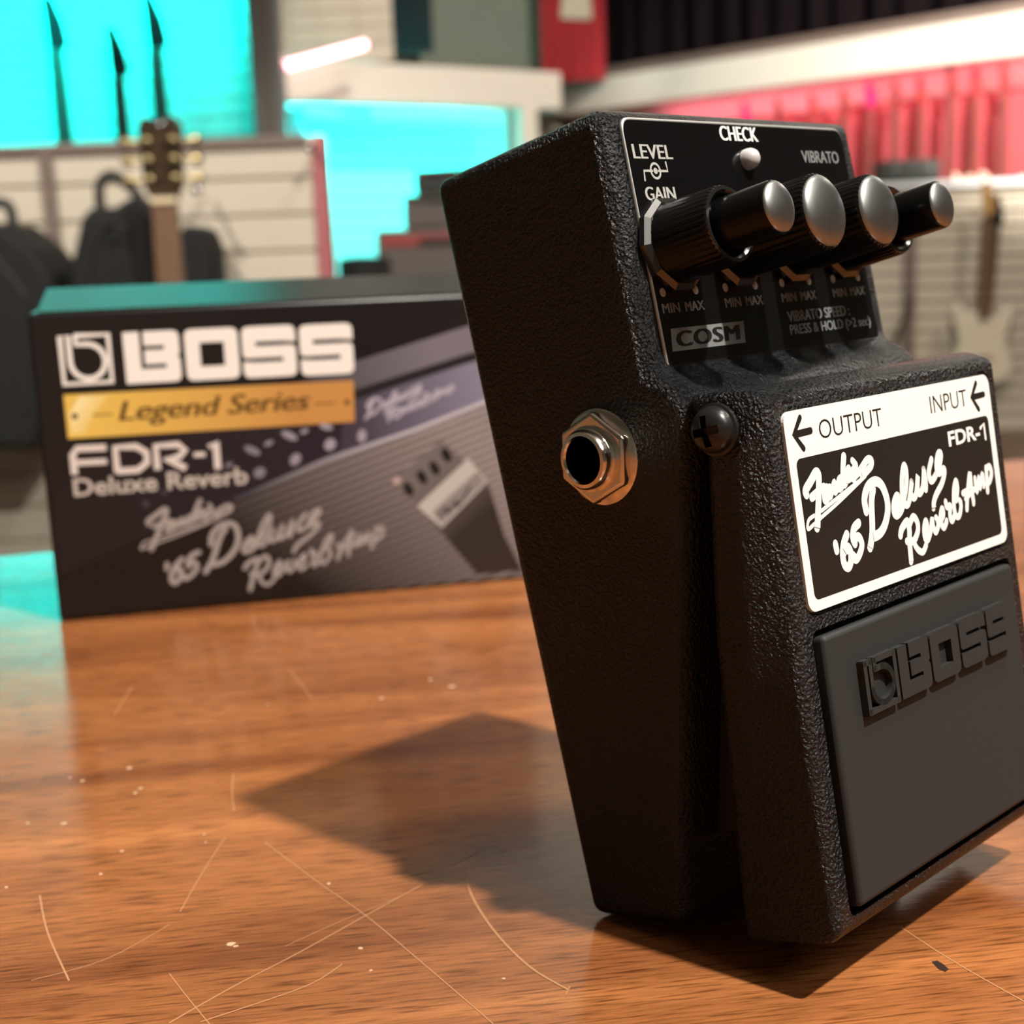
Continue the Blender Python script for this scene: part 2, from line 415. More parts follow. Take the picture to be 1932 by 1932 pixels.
SCR = [(.0007, [(875, 1635), (890, 1690), (935, 1760), (1000, 1825), (1072, 1868)]),
       (.0005, [(320, 1930), (440, 1862), (560, 1800), (690, 1728), (800, 1668)]),
       (.0004, [(500, 1590), (600, 1665), (690, 1728), (800, 1820), (930, 1932)]),
       (.0005, [(75, 1690), (90, 1760), (130, 1850)]),
       (.0005, [(380, 1928), (540, 1875), (600, 1850), (645, 1820)]),
       (.0003, [(320, 1838), (352, 1880), (395, 1932)]), (.0003, [(425, 1580), (380, 1650), (340, 1720)]),
       (.0004, [(250, 1295), (215, 1350)]), (.0004, [(400, 1318), (500, 1300), (600, 1288)]), (.0004, [(545, 1262), (590, 1320)]),
       (.0003, [(60, 1850), (200, 1810), (320, 1745)]), (.0004, [(1700, 1750), (1800, 1815), (1932, 1890)]),
       (.0004, [(440, 1460), (438, 1500), (442, 1530)]), (.0004, [(1075, 1862), (1068, 1876)]), (.0003, [(700, 1660), (830, 1640), (915, 1600)]),
       (.0003, [(540, 1785), (640, 1740), (760, 1690)])]
for w, p in SCR:
    flat_obj('scratch', stroke(bmesh.new(), [tl(*q) for q in p], w * .6, lambda a, b, h: (a, b, h), .00006), M_scr, counter)
M_fleck = mat('scuff_mark', (.60, .40, .26), .5)
for px, py, w in ((812, 1283, 5), (852, 1296, 8), (720, 1318, 5), (245, 1450, 7), (155, 1474, 6), (132, 1468, 3), (265, 1488, 6), (255, 1497, 5), (120, 1555, 7), (52, 1554, 4), (230, 1607, 4),
                  (190, 1650, 4), (435, 1782, 10), (445, 1786, 6), (385, 1575, 3), (620, 1668, 5), (680, 1790, 5), (950, 1847, 4), (950, 1605, 5), (12, 1675, 4), (388, 1590, 3), (505, 1330, 3), (700, 1832, 4)):
    a = Vector(tl(px - w, py)); b = Vector(tl(px + w, py - 1)); cc = (a + b) / 2; hl = (b - a).length / 2; rs = random.Random(px)
    flat_obj('scuff', fill(bmesh.new(), [[(cc.x + hl * math.cos(k * .5236) * rs.uniform(.6, 1.1), cc.y + hl * (1.1 if w < 6 else .8) * math.sin(k * .5236) * rs.uniform(.5, 1.2)) for k in range(12)]], lambda x, y, h: (x, y, .00007)), M_fleck, counter)
flat_obj('knot', fill(bmesh.new(), [[tl(*q) for q in ((1758, 1815), (1768, 1813), (1780, 1820), (1790, 1829), (1784, 1834), (1770, 1828))]], lambda a, b, h: (a, b, .00008)), mat('dark_dent', (.02, .008, .004), .5), counter)

# ------------------------------------------------------------------ effects pedal, standing on its end and leaning back
YAW = 0.7740785411673992
wd = Vector((math.sin(YAW), math.cos(YAW), 0)); sdir = Vector((math.cos(YAW), -math.sin(YAW), 0)); up = Vector((0, 0, 1))
Lp = math.hypot(-31.30036, 123.178335); tS, tT = -31.30036 / Lp, 123.178335 / Lp
yv = tS * sdir + tT * up; zv = tT * sdir - tS * up
pm = Matrix.Identity(4)
for i in range(3):
    pm[i][0] = wd[i]; pm[i][1] = yv[i]; pm[i][2] = zv[i]
pm[0][3] = .010651632; pm[1][3] = .228697071; pm[2][3] = 0.0002
pedal = thing('effects_pedal', 'black guitar effects pedal with four knobs standing on its end on the counter', 'guitar pedal')
pedal.matrix_world = pm
mm = lambda a, b, c: (a * .001, b * .001, c * .001)
yz = lambda a, b, h: (h * .001, a * .001, b * .001)          # profile (y, z) extruded along x
def crackle():
    m = mat('textured_black_paint', (.0020, .0030, .0045), .22, spec=.36)
    n, l, b = nodes(m)
    tc = n.new('ShaderNodeTexCoord'); nz = n.new('ShaderNodeTexNoise'); vo = n.new('ShaderNodeTexVoronoi')
    nz.inputs['Scale'].default_value = 2500; nz.inputs['Detail'].default_value = 3; nz.inputs['Roughness'].default_value = .6
    vo.inputs['Scale'].default_value = 1850; vo.feature = 'SMOOTH_F1'
    ad = n.new('ShaderNodeMath'); ad.operation = 'ADD'
    l.new(tc.outputs['Object'], nz.inputs['Vector']); l.new(tc.outputs['Object'], vo.inputs['Vector'])
    l.new(nz.outputs['Fac'], ad.inputs[0]); l.new(vo.outputs['Distance'], ad.inputs[1])
    bp = n.new('ShaderNodeBump'); bp.inputs['Strength'].default_value = 1.0; bp.inputs['Distance'].default_value = .0006
    l.new(ad.outputs[0], bp.inputs['Height']); l.new(bp.outputs[0], b.inputs['Normal'])
    return m
M_crk = crackle()
M_blk = mat('matt_black_plastic', (.008, .008, .008), .55)
M_gloss = mat('gloss_black', (.004, .004, .0045), .13, spec=.5)
M_knob = mat('knob_black', (.004, .004, .004), .22, spec=.2)
M_cap = mat('brushed_aluminium', (.31, .32, .32), .38, metal=1)
M_chrome = mat('chrome', (.72, .66, .60), .14, metal=1)
M_rub = noisy(mat('rubber', (.0215, .0228, .0225), .62, spec=.35), 3000, .3, .7, bump=.15, bdist=.0001)
M_white = mat('white_print', (.86, .85, .82), .45)
M_print = mat('silver_print_mid', (.42, .42, .40), .4)  # silver lettering; how brightly it reflects is put into the colour
M_dim = mat('silver_print_dim', (.20, .215, .22), .42)  # same silver lettering, weaker reflection put in as a darker colour
M_ink = mat('black_ink', (.012, .011, .010), .4)
# case
body = obj('case', prism(bmesh.new(), [(0, 0), (-.65, 20.4), (46, 33.6), (72, 41.5), (79, 43.5), (84.2, 41), (86.6, 37.2), (126.7, 38.0), (127.1, 0)], yz, 0, 70), M_crk, pedal, bevel=.0024, seg=4, ang=20)
obj('gap_filler', prism(bmesh.new(), [(12, 22), (14, 38), (66, 46), (70, 36)], yz, 9, 61), M_blk, pedal)  # black block added to keep the gap under the treadle dark
# treadle
zt = lambda y: 51.2 + (y - 15) * .08
tre = obj('treadle', prism(bmesh.new(), [(81.6, 42.6), (80.8, 52.5), (78.6, 56.29), (-.3, 49.98), (-2.1, 48), (-2.6, 32.2), (4.4, 32.9), (46, 38.6), (73.5, 44.3)], yz, 0, 70), M_crk, pedal, bevel=.0026, seg=4, ang=18)
bake(tre)
tz = lambda a, b, h: (a * .001, b * .001, (zt(b) + h) * .001)
cut(tre, prism(bmesh.new(), rrect(3.6, 1.0, 66.4, 44.2, 1.5), tz, -1.6, 8))
cut(tre, prism(bmesh.new(), rrect(3.2, 46.2, 67.2, 76.9, 2.4), tz, -.5, 8))
# rubber footpad with raised logo
pad = obj('rubber_footpad', prism(bmesh.new(), rrect(5.0, 2.2, 65.0, 43.2, .8, 3), tz, -1.6, 1.1), M_rub, pedal, bevel=.0009, seg=3, ang=40)
bm = bmesh.new()
logo(bm, [(12.4, 29.4, 21.6, 37.6), (22.2, 29.4, 31.6, 37.6), (32.2, 29.5, 41.2, 37.6), (41.8, 29.6, 50.6, 37.7), (51.2, 29.5, 59.6, 37.7)], tz, 1.55, .75, w=.10)
obj('raised_logo', bm, M_rub, pad)
# label plate
lp = obj('label_plate', prism(bmesh.new(), rrect(3.7, 46.9, 66.7, 76.2, 1.9), tz, -.5, .12), M_white, pedal)
flat_obj('label_field', fill(bmesh.new(), [rrect(5.5, 48.5, 64.9, 69.2, 1.1)], tz, .14), M_ink, lp)
bm = bmesh.new()
for ax in (5.4, 59.5):
    stroke(bm, [(ax + 2.6, 75.0), (ax + .5, 72.75), (ax + 2.5, 70.5)], .95, tz, .145, smooth=False)
    stroke(bm, [(ax + .7, 72.75), (ax + 4.9, 72.85)], 1.05, tz, .15, smooth=False)
text(bm, 'OUTPUT', (12.5, 71.3, 30.4, 74.1), tz, .145, bold=-.008)
text(bm, 'INPUT', (45.7, 71.5, 58.2, 74.3), tz, .145, bold=-.008)
flat_obj('socket_lettering', bm, M_ink, lp)
flat_obj('model_lettering', text(bmesh.new(), 'FDR-', (50.2, 65.5, 61.3, 68.0), tz, .16, bold=.03), M_white, lp)
flat_obj('model_lettering', stroke(bmesh.new(), [(61.7, 67.3), (63.1, 67.9), (63.1, 65.3)], .62, tz, .16, smooth=False), M_white, lp)
for tg, nm in (('fender', 'maker_script'), ('year', 'year_script'), ('deluxe', 'title_script'), ('reverb', 'title_script')):
    bm = bmesh.new()
    for t, w, p in STROKES:
        if t == tg: stroke(bm, p, w * 1.14, tz, .16)
    flat_obj(nm, bm, M_white, lp)
# control panel
zp = lambda y: 37.2 + (y - 86.6) * .8 / 40
pz = lambda a, b, h: (a * .001, b * .001, (zp(b) + h) * .001)
pan = obj('control_panel', prism(bmesh.new(), roundpoly([(3.9, 86.9, .5), (65.6, 86.9, .5), (65.6, 125.1, 2.2), (3.9, 125.1, 2.2)]), pz, -.3, .55), mat('bare_aluminium_edge', (.5, .5, .49), .48, metal=1), pedal, bevel=.0005, seg=3)
flat_obj('panel_face', fill(bmesh.new(), [roundpoly([(4.15, 87.1, .5), (65.4, 87.1, .5), (65.4, 124.6, 2.0), (4.15, 124.6, 2.0)])], pz, .56), M_gloss, pan)
bm = bmesh.new()
text(bm, 'LEVEL', (5.3, 118.7, 15.0, 120.9), pz, .575, heavy=.1)
text(bm, 'GAIN', (6.4, 112.3, 13.9, 114.4), pz, .575, heavy=.1)
stroke(bm, [(7.0, 115.4), (7.2, 116.85), (9.2, 116.85)], .38, pz, .575, smooth=False)
stroke(bm, [(10.8, 116.85), (13.0, 116.85), (12.9, 118.2)], .38, pz, .575, smooth=False)
stroke(bm, [(10 + 1.15 * math.cos(a * .2618), 116.85 + 1.15 * math.sin(a * .2618)) for a in range(25)], .38, pz, .575, caps=False, smooth=False)
fill(bm, [[(10 + .5 * math.cos(a * .5236), 116.85 + .5 * math.sin(a * .5236)) for a in range(12)]], pz, .585)
flat_obj('level_lettering', bm, M_print, pan)
flat_obj('check_lettering', text(bmesh.new(), 'CHECK', (28.5, 122.0, 39.2, 124.4), pz, .575, heavy=.12), M_white, pan)  # silver lettering too, its bright reflection put in as white
bm = bmesh.new()
text(bm, 'VIBRATO', (51.4, 118.7, 63.2, 120.8), pz, .575, heavy=.07)
flat_obj('vibrato_lettering', bm, M_dim, pan)
bm = bmesh.new()
for kx in (10.1, 26.2, 42.2, 58.1):
    text(bm, 'MIN', (kx - 5, 95.0, kx - .6, 96.5), pz, .575, heavy=.08)
    text(bm, 'MAX', (kx + .7, 95.0, kx + 5.6, 96.5), pz, .575, heavy=.08)
flat_obj('range_lettering', bm, M_dim, pan)
bm = bmesh.new()
text(bm, 'VIBRATO SPEED :', (37.9, 91.6, 57.4, 93.4), pz, .575, heavy=.07)
text(bm, 'PRESS & HOLD (>2 sec)', (37.9, 88.9, 63.7, 91.1), pz, .575, heavy=.07)
flat_obj('instruction_lettering', bm, M_dim, pan)
bm = bmesh.new()
for kx in (10.1, 26.2, 42.2, 58.1):
    for dx in (-4.1, 4.1):
        fill(bm, [[(kx + dx + .72 * math.cos(a * .5236), 98.2 + .72 * math.sin(a * .5236)) for a in range(12)]], pz, .575)
flat_obj('range_dots', bm, M_print, pan)
flat_obj('badge_field', fill(bmesh.new(), [[(5.6, 89.1), (24.7, 89.1), (25.3, 92.6), (6.2, 92.6)]], pz, .575), M_dim, pan)
flat_obj('badge_lettering', text(bmesh.new(), 'COSM', (7.0, 89.7, 23.9, 92.1), pz, .59, shear=.1, spacing=1.1, heavy=.32), M_ink, pan)
# check lamp
def at_panel(x, y): return lambda a, b, h: ((x + a) * .001, (y + b) * .001, (zp(y) + h) * .001)
M_led = mat('milky_lens', (.60, .57, .58), .25, spec=.6)
obj('check_lamp', lathe(bmesh.new(), [(1.75, .4), (1.75, 1.2), (1.6, 1.9), (1.2, 2.5), (.6, 2.85), (.05, 2.95)], at_panel(34.7, 118.9), 32), M_led, pedal, smooth=50)
# knobs
M_skirt = mat('knob_skirt_metal', (.10, .10, .10), .2, metal=.9)
for kx, dual in ((10.1, True), (26.2, False), (42.2, False), (58.1, True)):
    f = at_panel(kx, 105.3)
    top = 12.2 if dual else 18.2
    R0 = 6.3
    k = obj('control_knob', lathe(bmesh.new(), [(6.1, 1.0), (R0 + .1, 1.6), (R0, 2.4)] + [(R0 - .05, 2.5), (R0 - .3, top - .5), (R0 - .6, top)] + ([(5.3, top), (4.6, top - 1.0)] if dual else []), f, 88, flute=.16), M_knob, pedal, smooth=40)
    obj('nut', lathe(bmesh.new(), [(7.5, .5), (7.5, 1.5), (6.6, 2.1)], f, 10), M_skirt, k)
    if dual:
        obj('knob_rim', lathe(bmesh.new(), [(5.75, top - .35), (5.7, top + .05), (5.2, top + .12), (4.75, top - .3)], f, 64, cap=False), M_skirt, k, smooth=40)
        obj('inner_knob', lathe(bmesh.new(), [(4.0, 10.0), (4.1, top + .2), (4.0, 20.6), (3.85, 20.9)], f, 64, flute=.12), M_knob, k, smooth=40)
        obj('knob_cap', lathe(bmesh.new(), [(3.75, 20.6), (3.75, 21.0), (3.3, 21.35), (2.4, 21.75), (1.2, 22.0), (.05, 22.1)], f, 48), M_cap, k, smooth=60)
    else:
        obj('knob_cap', lathe(bmesh.new(), [(5.55, top - .2), (5.55, top + .15), (4.9, top + .65), (3.6, top + 1.15), (1.8, top + 1.5), (.05, top + 1.6)], f, 64), M_cap, k, smooth=60)
# hinge screw on the near side
def side(y, z): return lambda a, b, h: (-h * .001, (y + a) * .001, (z + b) * .001)
sf = side(75.9, 47.3)
scr = obj('hinge_screw', lathe(bmesh.new(), [(3.9, -.5), (3.9, .7), (3.5, .9), (3.45, 1.5), (3.1, 2.3), (2.3, 2.95), (1.2, 3.3), (.05, 3.4)], sf, 40), mat('black_oxide_steel', (.035, .035, .035), .3, metal=.6), pedal, smooth=50)
for w, h in ((.6, 2.3), (2.3, .6)):
    cut(scr, prism(bmesh.new(), [(-w, -h), (w, -h), (w, h), (-w, h)], sf, 1.4, 6))
# output socket
jf = side(75.9, 24.3)
j = obj('output_socket', lathe(bmesh.new(), [(7.6, -.5), (7.6, .5), (7.2, .8)], jf, 48), M_chrome, pedal, smooth=40)
hexp = [(7.35 * math.cos(math.radians(60 * k + 14)), 7.35 * math.sin(math.radians(60 * k + 14))) for k in range(6)]
obj('hex_nut', prism(bmesh.new(), hexp, jf, .6, 2.6), M_chrome, j, bevel=.0006, seg=3)
obj('bushing', lathe(bmesh.new(), [(5.2, 2.2), (5.2, 3.0), (4.75, 3.2), (4.7, 4.3), (4.35, 4.8), (3.8, 4.85), (3.58, 4.5)], jf, 48, cap=False), M_chrome, j, smooth=40)
obj('socket_bore', lathe(bmesh.new(), [(3.6, 4.45), (3.5, 4.2), (3.45, .7), (.05, .65)], jf, 32), mat('bore_shade', (.001, .001, .001), .9, spec=0), j)  # deep shade of the hole put into a dull black colour

# ------------------------------------------------------------------ product carton
BY = 1.3272728540848857
bd = Vector((math.sin(BY), math.cos(BY), 0)); aw = Vector((-bd.y, bd.x, 0))
bmx = Matrix.Identity(4)
for i in range(3):
    bmx[i][0] = bd[i]; bmx[i][1] = aw[i]; bmx[i][2] = up[i]
bmx[0][3] = -.14646288; bmx[1][3] = .44973824; bmx[2][3] = 0
carton = thing('product_box', 'black printed cardboard box with white lettering and gold band behind the pedal', 'box')
carton.matrix_world = bmx
M_card = mat('printed_black_card', (.010, .009, .010), .33, spec=.5)
fz = lambda a, b, h: (a * .001, -h * .001, b * .001)            # front face (x, z), h towards the viewer
cb = obj('carton', box(bmesh.new(), 0, 0, 0, .156, .068, .0972), M_card, carton, bevel=.0012, seg=3)
obj('lid_flap', prism(bmesh.new(), [(1.0, 95.8), (.8, 97.6), (66, 103.4), (66.6, 96)], lambda a, b, h: (h * .001, a * .001, b * .001), 3, 153), mat('lid_gloss_card', (.010, .010, .011), .36, spec=.12), carton)
def grad(name, c0, c1, p0, p1, rough=.4):
    """printed colour blend along a direction of the artwork (p0 -> p1 in mm on the face)"""
    m = mat(name, c0, rough); n, l, b = nodes(m)
    tc = n.new('ShaderNodeTexCoord'); dt = n.new('ShaderNodeVectorMath'); dt.operation = 'DOT_PRODUCT'
    a = Vector((p0[0] * .001, 0, p0[1] * .001)); d = Vector((p1[0] * .001, 0, p1[1] * .001)) - a
    dt.inputs[1].default_value = d / d.length_squared
    sb = n.new('ShaderNodeMath'); sb.operation = 'SUBTRACT'; sb.inputs[1].default_value = a.dot(d) / d.length_squared; sb.use_clamp = True
    mx = n.new('ShaderNodeMix'); mx.data_type = 'RGBA'; mx.inputs[6].default_value = (*c0, 1); mx.inputs[7].default_value = (*c1, 1)
    l.new(tc.outputs['Object'], dt.inputs[0]); l.new(dt.outputs['Value'], sb.inputs[0]); l.new(sb.outputs[0], mx.inputs[0]); l.new(mx.outputs[2], b.inputs['Base Color'])
    return m, mx
# amplifier artwork
P = lambda pts, h, m, nm: flat_obj(nm, fill(bmesh.new(), [pts], fz, h), m, cb)
P([(14, 54), (52.8, 62), (98.8, 64.9), (100.8, 49.6), (88.4, 46.3), (61.2, 35.9), (37, 28.1), (2, 16), (2, 40)], .05, grad('print_dark_panel', (.012, .009, .012), (.020, .014, .024), (20, 40), (100, 55))[0], 'panel_print')
P([(58, 65.5), (85.3, 72.8), (99.5, 77.3), (134.3, 86.1), (155.5, 91.5), (155.5, 81.4), (135.0, 77.3), (99.0, 68.2), (60, 57)], .06, grad('print_cabinet', (.02, .017, .022), (.185, .165, .20), (70, 66), (125, 82))[0], 'cabinet_print')
P([(62, 57), (99.0, 68.2), (135.0, 77.3), (155.5, 81.8), (155.5, 78.6), (136.3, 74.6), (98.8, 64.9)], .07, mat('print_dark_band', (.014, .014, .017), .4), 'cabinet_print')  # dark band printed below the cabinet strip
P([(96, 65.0), (136.3, 74.6), (155.5, 78.6), (155.5, 65.5), (138.7, 59.9), (118.3, 53.4), (92.8, 48)], .065, grad('print_blue_panel', (.05, .04, .065), (.22, .21, .30), (98, 58), (140, 68))[0], 'panel_print')
gm, gmx = grad('print_grille', (.010, .007, .007), (.36, .31, .31), (80, 3), (126, 58))
n, l, b = nodes(gm)
tc = n.new('ShaderNodeTexCoord'); mp = n.new('ShaderNodeMapping'); mp.inputs['Rotation'].default_value = (0, math.radians(17.3), 0)
wv = n.new('ShaderNodeTexWave'); wv.wave_type = 'BANDS'; wv.bands_direction = 'Z'; wv.inputs['Scale'].default_value = 125; wv.inputs['Distortion'].default_value = 0
l.new(tc.outputs['Object'], mp.inputs[0]); l.new(mp.outputs[0], wv.inputs['Vector'])
mr = n.new('ShaderNodeMapRange'); mr.inputs[3].default_value = .35; mr.inputs[4].default_value = 1.1
l.new(wv.outputs['Fac'], mr.inputs[0])
m3 = n.new('ShaderNodeMix'); m3.data_type = 'RGBA'; m3.blend_type = 'MULTIPLY'; m3.inputs[0].default_value = 1
l.new(gmx.outputs[2], m3.inputs[6]); l.new(mr.outputs[0], m3.inputs[7]); l.new(m3.outputs[2], b.inputs['Base Color'])
P([(1, 14.5), (37.1, 28.1), (61.2, 35.9), (88.4, 46.1), (118.3, 53.4), (138.2, 60.0), (155.5, 65.6), (155.5, 1), (1, 1)], .08, gm, 'grille_print')
bm = bmesh.new(); stroke(bm, [(58, 35.2), (88.4, 46.1), (118.3, 53.8), (138.2, 60.2), (155, 65.8)], 1.3, fz, .09, smooth=False, caps=False)
flat_obj('grille_print', bm, grad('print_bright_edge', (.05, .05, .075), (.55, .52, .60), (62, 36), (120, 54))[0], cb)
bm = bmesh.new()
def ell(cx, cy, rx, ry, rot=0):
    c, s = math.cos(rot), math.sin(rot)
    return [(cx + rx * math.cos(a) * c - ry * math.sin(a) * s, cy + rx * math.cos(a) * s + ry * math.sin(a) * c) for a in [k * math.pi / 10 for k in range(20)]]
for x, y, rx, ry, ro in ((78.3, 46.8, 2.2, 1.6, .9), (89.9, 50.9, 2.1, 1.8, .9), (66.5, 43.3, 2, 1.7, .5), (64.7, 50.7, 2.8, 1.2, -.5), (76.9, 54.7, 2.8, 1.2, -.5), (89, 56.8, 2.2, 1, -.3), (81.8, 55.8, 1.4, .7, .3), (70.1, 52.7, 1.6, .8, .4), (100.5, 53, 1.5, 2.2, -.2), (57, 46.5, 1.4, .9, .4), (30, 36, 1.2, 1.2, 0), (36, 39, 1, 1, 0)):
    fill(bm, [ell(x, y, rx, ry, ro)], fz, .1)
flat_obj('panel_print', bm, grad('print_knobs', (.05, .04, .06), (.34, .31, .38), (40, 36), (85, 54))[0], cb)
# pedal picture
P([(109.0, 37.2), (127.1, 49.8), (142.2, 34.7), (147.2, 15.9), (153, 3), (137.3, 3.0), (118.5, 27.9)], .10, grad('print_pedal_body', (.16, .14, .14), (.028, .022, .022), (122, 38), (136, 20))[0], 'pedal_print')
P([(117.6, 28.2), (135.8, 43.1), (142.2, 34.7), (125.7, 20.2)], .11, mat('print_pale', (.50, .47, .45), .4), 'pedal_print')
P([(122.6, 25.9), (138.8, 38.6), (141.3, 34.8), (125.8, 21.3)], .12, mat('print_mid', (.25, .23, .23), .4), 'pedal_print')
bm = bmesh.new()
for x, y in ((115.0, 34.2), (119.8, 37.9), (124.2, 40.6), (128.4, 44.7)): fill(bm, [ell(x, y, 1.5, 2.6, .45)], fz, .12)
stroke(bm, [(125, 24), (127.5, 27), (128, 25.2), (131, 29), (131.5, 27), (136, 33.5)], .7, fz, .13)
flat_obj('pedal_print', bm, mat('print_black', (.010, .010, .012), .4), cb)
flat_obj('pedal_print', fill(bmesh.new(), [[(109.6, 37.4), (111.6, 38.8), (113, 37.2), (111, 35.8)]], fz, .12), mat('print_pinkish', (.5, .36, .36), .4), cb)
# main lettering
bm = bmesh.new()
logo(bm, [(8.2, 74.5, 24.0, 90.6), (27.6, 74.2, 44.6, 90.2), (46.2, 74.1, 62.8, 90.2), (64.0, 73.9, 80.9, 90.1), (82.2, 73.6, 99.3, 89.8)], fz, .10, w=.095)
M_bw = mat('carton_white', (.90, .86, .82), .45)
flat_obj('brand_lettering', bm, M_bw, cb)
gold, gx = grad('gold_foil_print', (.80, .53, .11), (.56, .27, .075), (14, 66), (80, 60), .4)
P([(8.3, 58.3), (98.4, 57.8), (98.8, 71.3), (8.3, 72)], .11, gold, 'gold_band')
P([(9.6, 59.6), (13.5, 59.6), (17, 66), (22, 71.0), (13, 71.2), (9.5, 66)], .113, grad('gold_pale_print', (.92, .80, .42), (.80, .54, .12), (11, 68), (18, 63))[0], 'gold_band')  # paler gold patch at the left end of the band
bm = bmesh.new()
text(bm, 'Legend Series', (24.0, 60.9, 84.4, 69.0), fz, .12, shear=.28, heavy=.3)
stroke(bm, [(16.5, 65.2), (22.2, 65.1)], .45, fz, .12); stroke(bm, [(86, 64.4), (92, 64.3)], .45, fz, .12)
fill(bm, [ell(11, 65.2, 1.0, 1.0)], fz, .12); fill(bm, [ell(96.3, 64.3, .9, .9)], fz, .12)
flat_obj('series_lettering', bm, mat('print_brown', (.10, .05, .012), .4), cb)
bm = bmesh.new()
W = 2.1
stroke(bm, [(9.2, 46.9), (9.2, 53.2), (10.6, 55.0), (19.5, 54.8)], W, fz, .12, smooth=False, caps=False)
stroke(bm, [(9.2, 50.6), (19.3, 50.4)], 1.8, fz, .121, caps=False)
stroke(bm, [(22.2, 47.0), (22.2, 54.6), (28.6, 54.5), (31.6, 52.4), (31.6, 49.2), (28.6, 47.0), (22.2, 47.0)], W, fz, .12, smooth=False)
stroke(bm, [(34.6, 46.6), (34.6, 54.2), (41.6, 54.2), (43.6, 52.3), (41.6, 50.3), (37.2, 50.2), (43.4, 46.4)], W, fz, .12, smooth=False, caps=False)
stroke(bm, [(46.2, 50.6), (49.8, 50.5)], 1.5, fz, .12, caps=False)
stroke(bm, [(51.2, 52.6), (53.4, 54.2), (53.4, 45.4)], W, fz, .12, smooth=False, caps=False)
flat_obj('model_lettering', bm, mat('carton_offwhite', (.74, .66, .63), .45), cb)
flat_obj('subtitle_lettering', text(bmesh.new(), 'Deluxe Reverb', (8.4, 39.9, 62.6, 45.6), fz, .125, bold=.02), mat('carton_cream', (.56, .50, .46), .45), cb)
AFF = ((1.3592, .384, -3.7634), (-.0349, 1.6201, -73.8631))
M_scp = mat('carton_script_grey', (.36, .32, .31), .4)
for tgs, nm in ((('fender',), 'maker_script'), (('year',), 'year_script'), (('deluxe', 'reverb'), 'title_script')):
    bm = bmesh.new()
    for t, w, p in STROKES:
        if t in tgs:
            q = [(AFF[0][0] * x + AFF[0][1] * y + AFF[0][2], AFF[1][0] * x + AFF[1][1] * y + AFF[1][2]) for x, y in p]
            stroke(bm, q, w * 1.25, fz, .14)
    flat_obj(nm, bm, M_scp, cb)
bm = bmesh.new()
for t, w, p in STROKES:
    if t in ('deluxe', 'reverb'):
        stroke(bm, [(86.8 + .70 * x + .12 * (y - 55), 56.0 + .62 * (y - 49.3) + .115 * (x - 22)) for x, y in p], 1.0, fz, .14)
flat_obj('panel_print', bm, mat('print_lilac', (.42, .39, .48), .4), cb)

# ------------------------------------------------------------------ shop behind the counter
M_slat = noisy(mat('slat_laminate', (.62, .555, .46), .45), 5, .25, .85)
M_slatw = noisy(mat('white_slat_laminate', (.80, .80, .78), .5), 5, .2, .9)
M_cyan_tint = noisy(mat('cyan_tinted_laminate', (.36, .80, .76), .5), 5, .2, .9)  # white laminate with the cyan light put into its colour
M_hdr = noisy(mat('cream_header_laminate', (.80, .76, .68), .5), 4, .2, .92)
M_post = noisy(mat('taupe_metal', (.20, .15, .13), .4), 8, .3, .7)
M_rose = noisy(mat('rose_tinted_trim', (.42, .13, .14), .45), 8, .3, .8)  # end post's pink from the red tube put into the colour
M_grey = noisy(mat('grey_metal', (.22, .23, .23), .35, metal=.3), 8, .3, .7)
M_bag = noisy(mat('black_nylon', (.005, .005, .0055), .8), 60, .4, .5, bump=.3, bdist=.004)
M_strap = mat('black_webbing', (.018, .017, .017), .6)
M_steel = mat('polished_steel', (.85, .83, .80), .12, metal=1)

def slatwall(name, label, A, B, z0, z1, ref, pitch=.0755, gap=.011, depth=.009, thick=.035, m=None, cat='slatwall', kind=None):
    """grooved display panel from A to B (xy), front face towards the counter; a groove is centred at height ref"""
    A = Vector((A[0], A[1], 0)); B = Vector((B[0], B[1], 0)); d = B - A
    prof = [(thick, z0), (0, z0)]
    z = ref - math.floor((ref - z0) / pitch) * pitch
    while z < z1 - gap:
        if z > z0 + gap: prof += [(0, z - gap / 2), (depth, z - gap / 2), (depth, z + gap / 2), (0, z + gap / 2)]
        z += pitch
    prof += [(0, z1), (thick, z1)]
    o = obj(name, prism(bmesh.new(), prof, lambda a, b, h: (h, a, b), 0, d.length), m or M_slat)
    o.location = (A.x, A.y, 0); o.rotation_euler = (0, 0, math.atan2(d.y, d.x))
    return tag(o, label, cat, kind=kind)
def slab(name, label, cat, A, B, z0, z1, thick, m, kind=None, bevel=.004):
    A = Vector((A[0], A[1], 0)); B = Vector((B[0], B[1], 0)); d = B - A
    o = obj(name, box(bmesh.new(), 0, 0, z0, d.length, thick, z1), m, bevel=bevel)
    o.location = (A.x, A.y, 0); o.rotation_euler = (0, 0, math.atan2(d.y, d.x))
    return tag(o, label, cat, kind=kind)
xy = lambda p: (p.x, p.y)
Zat = lambda px, py, Y: at(px, py, Y).z

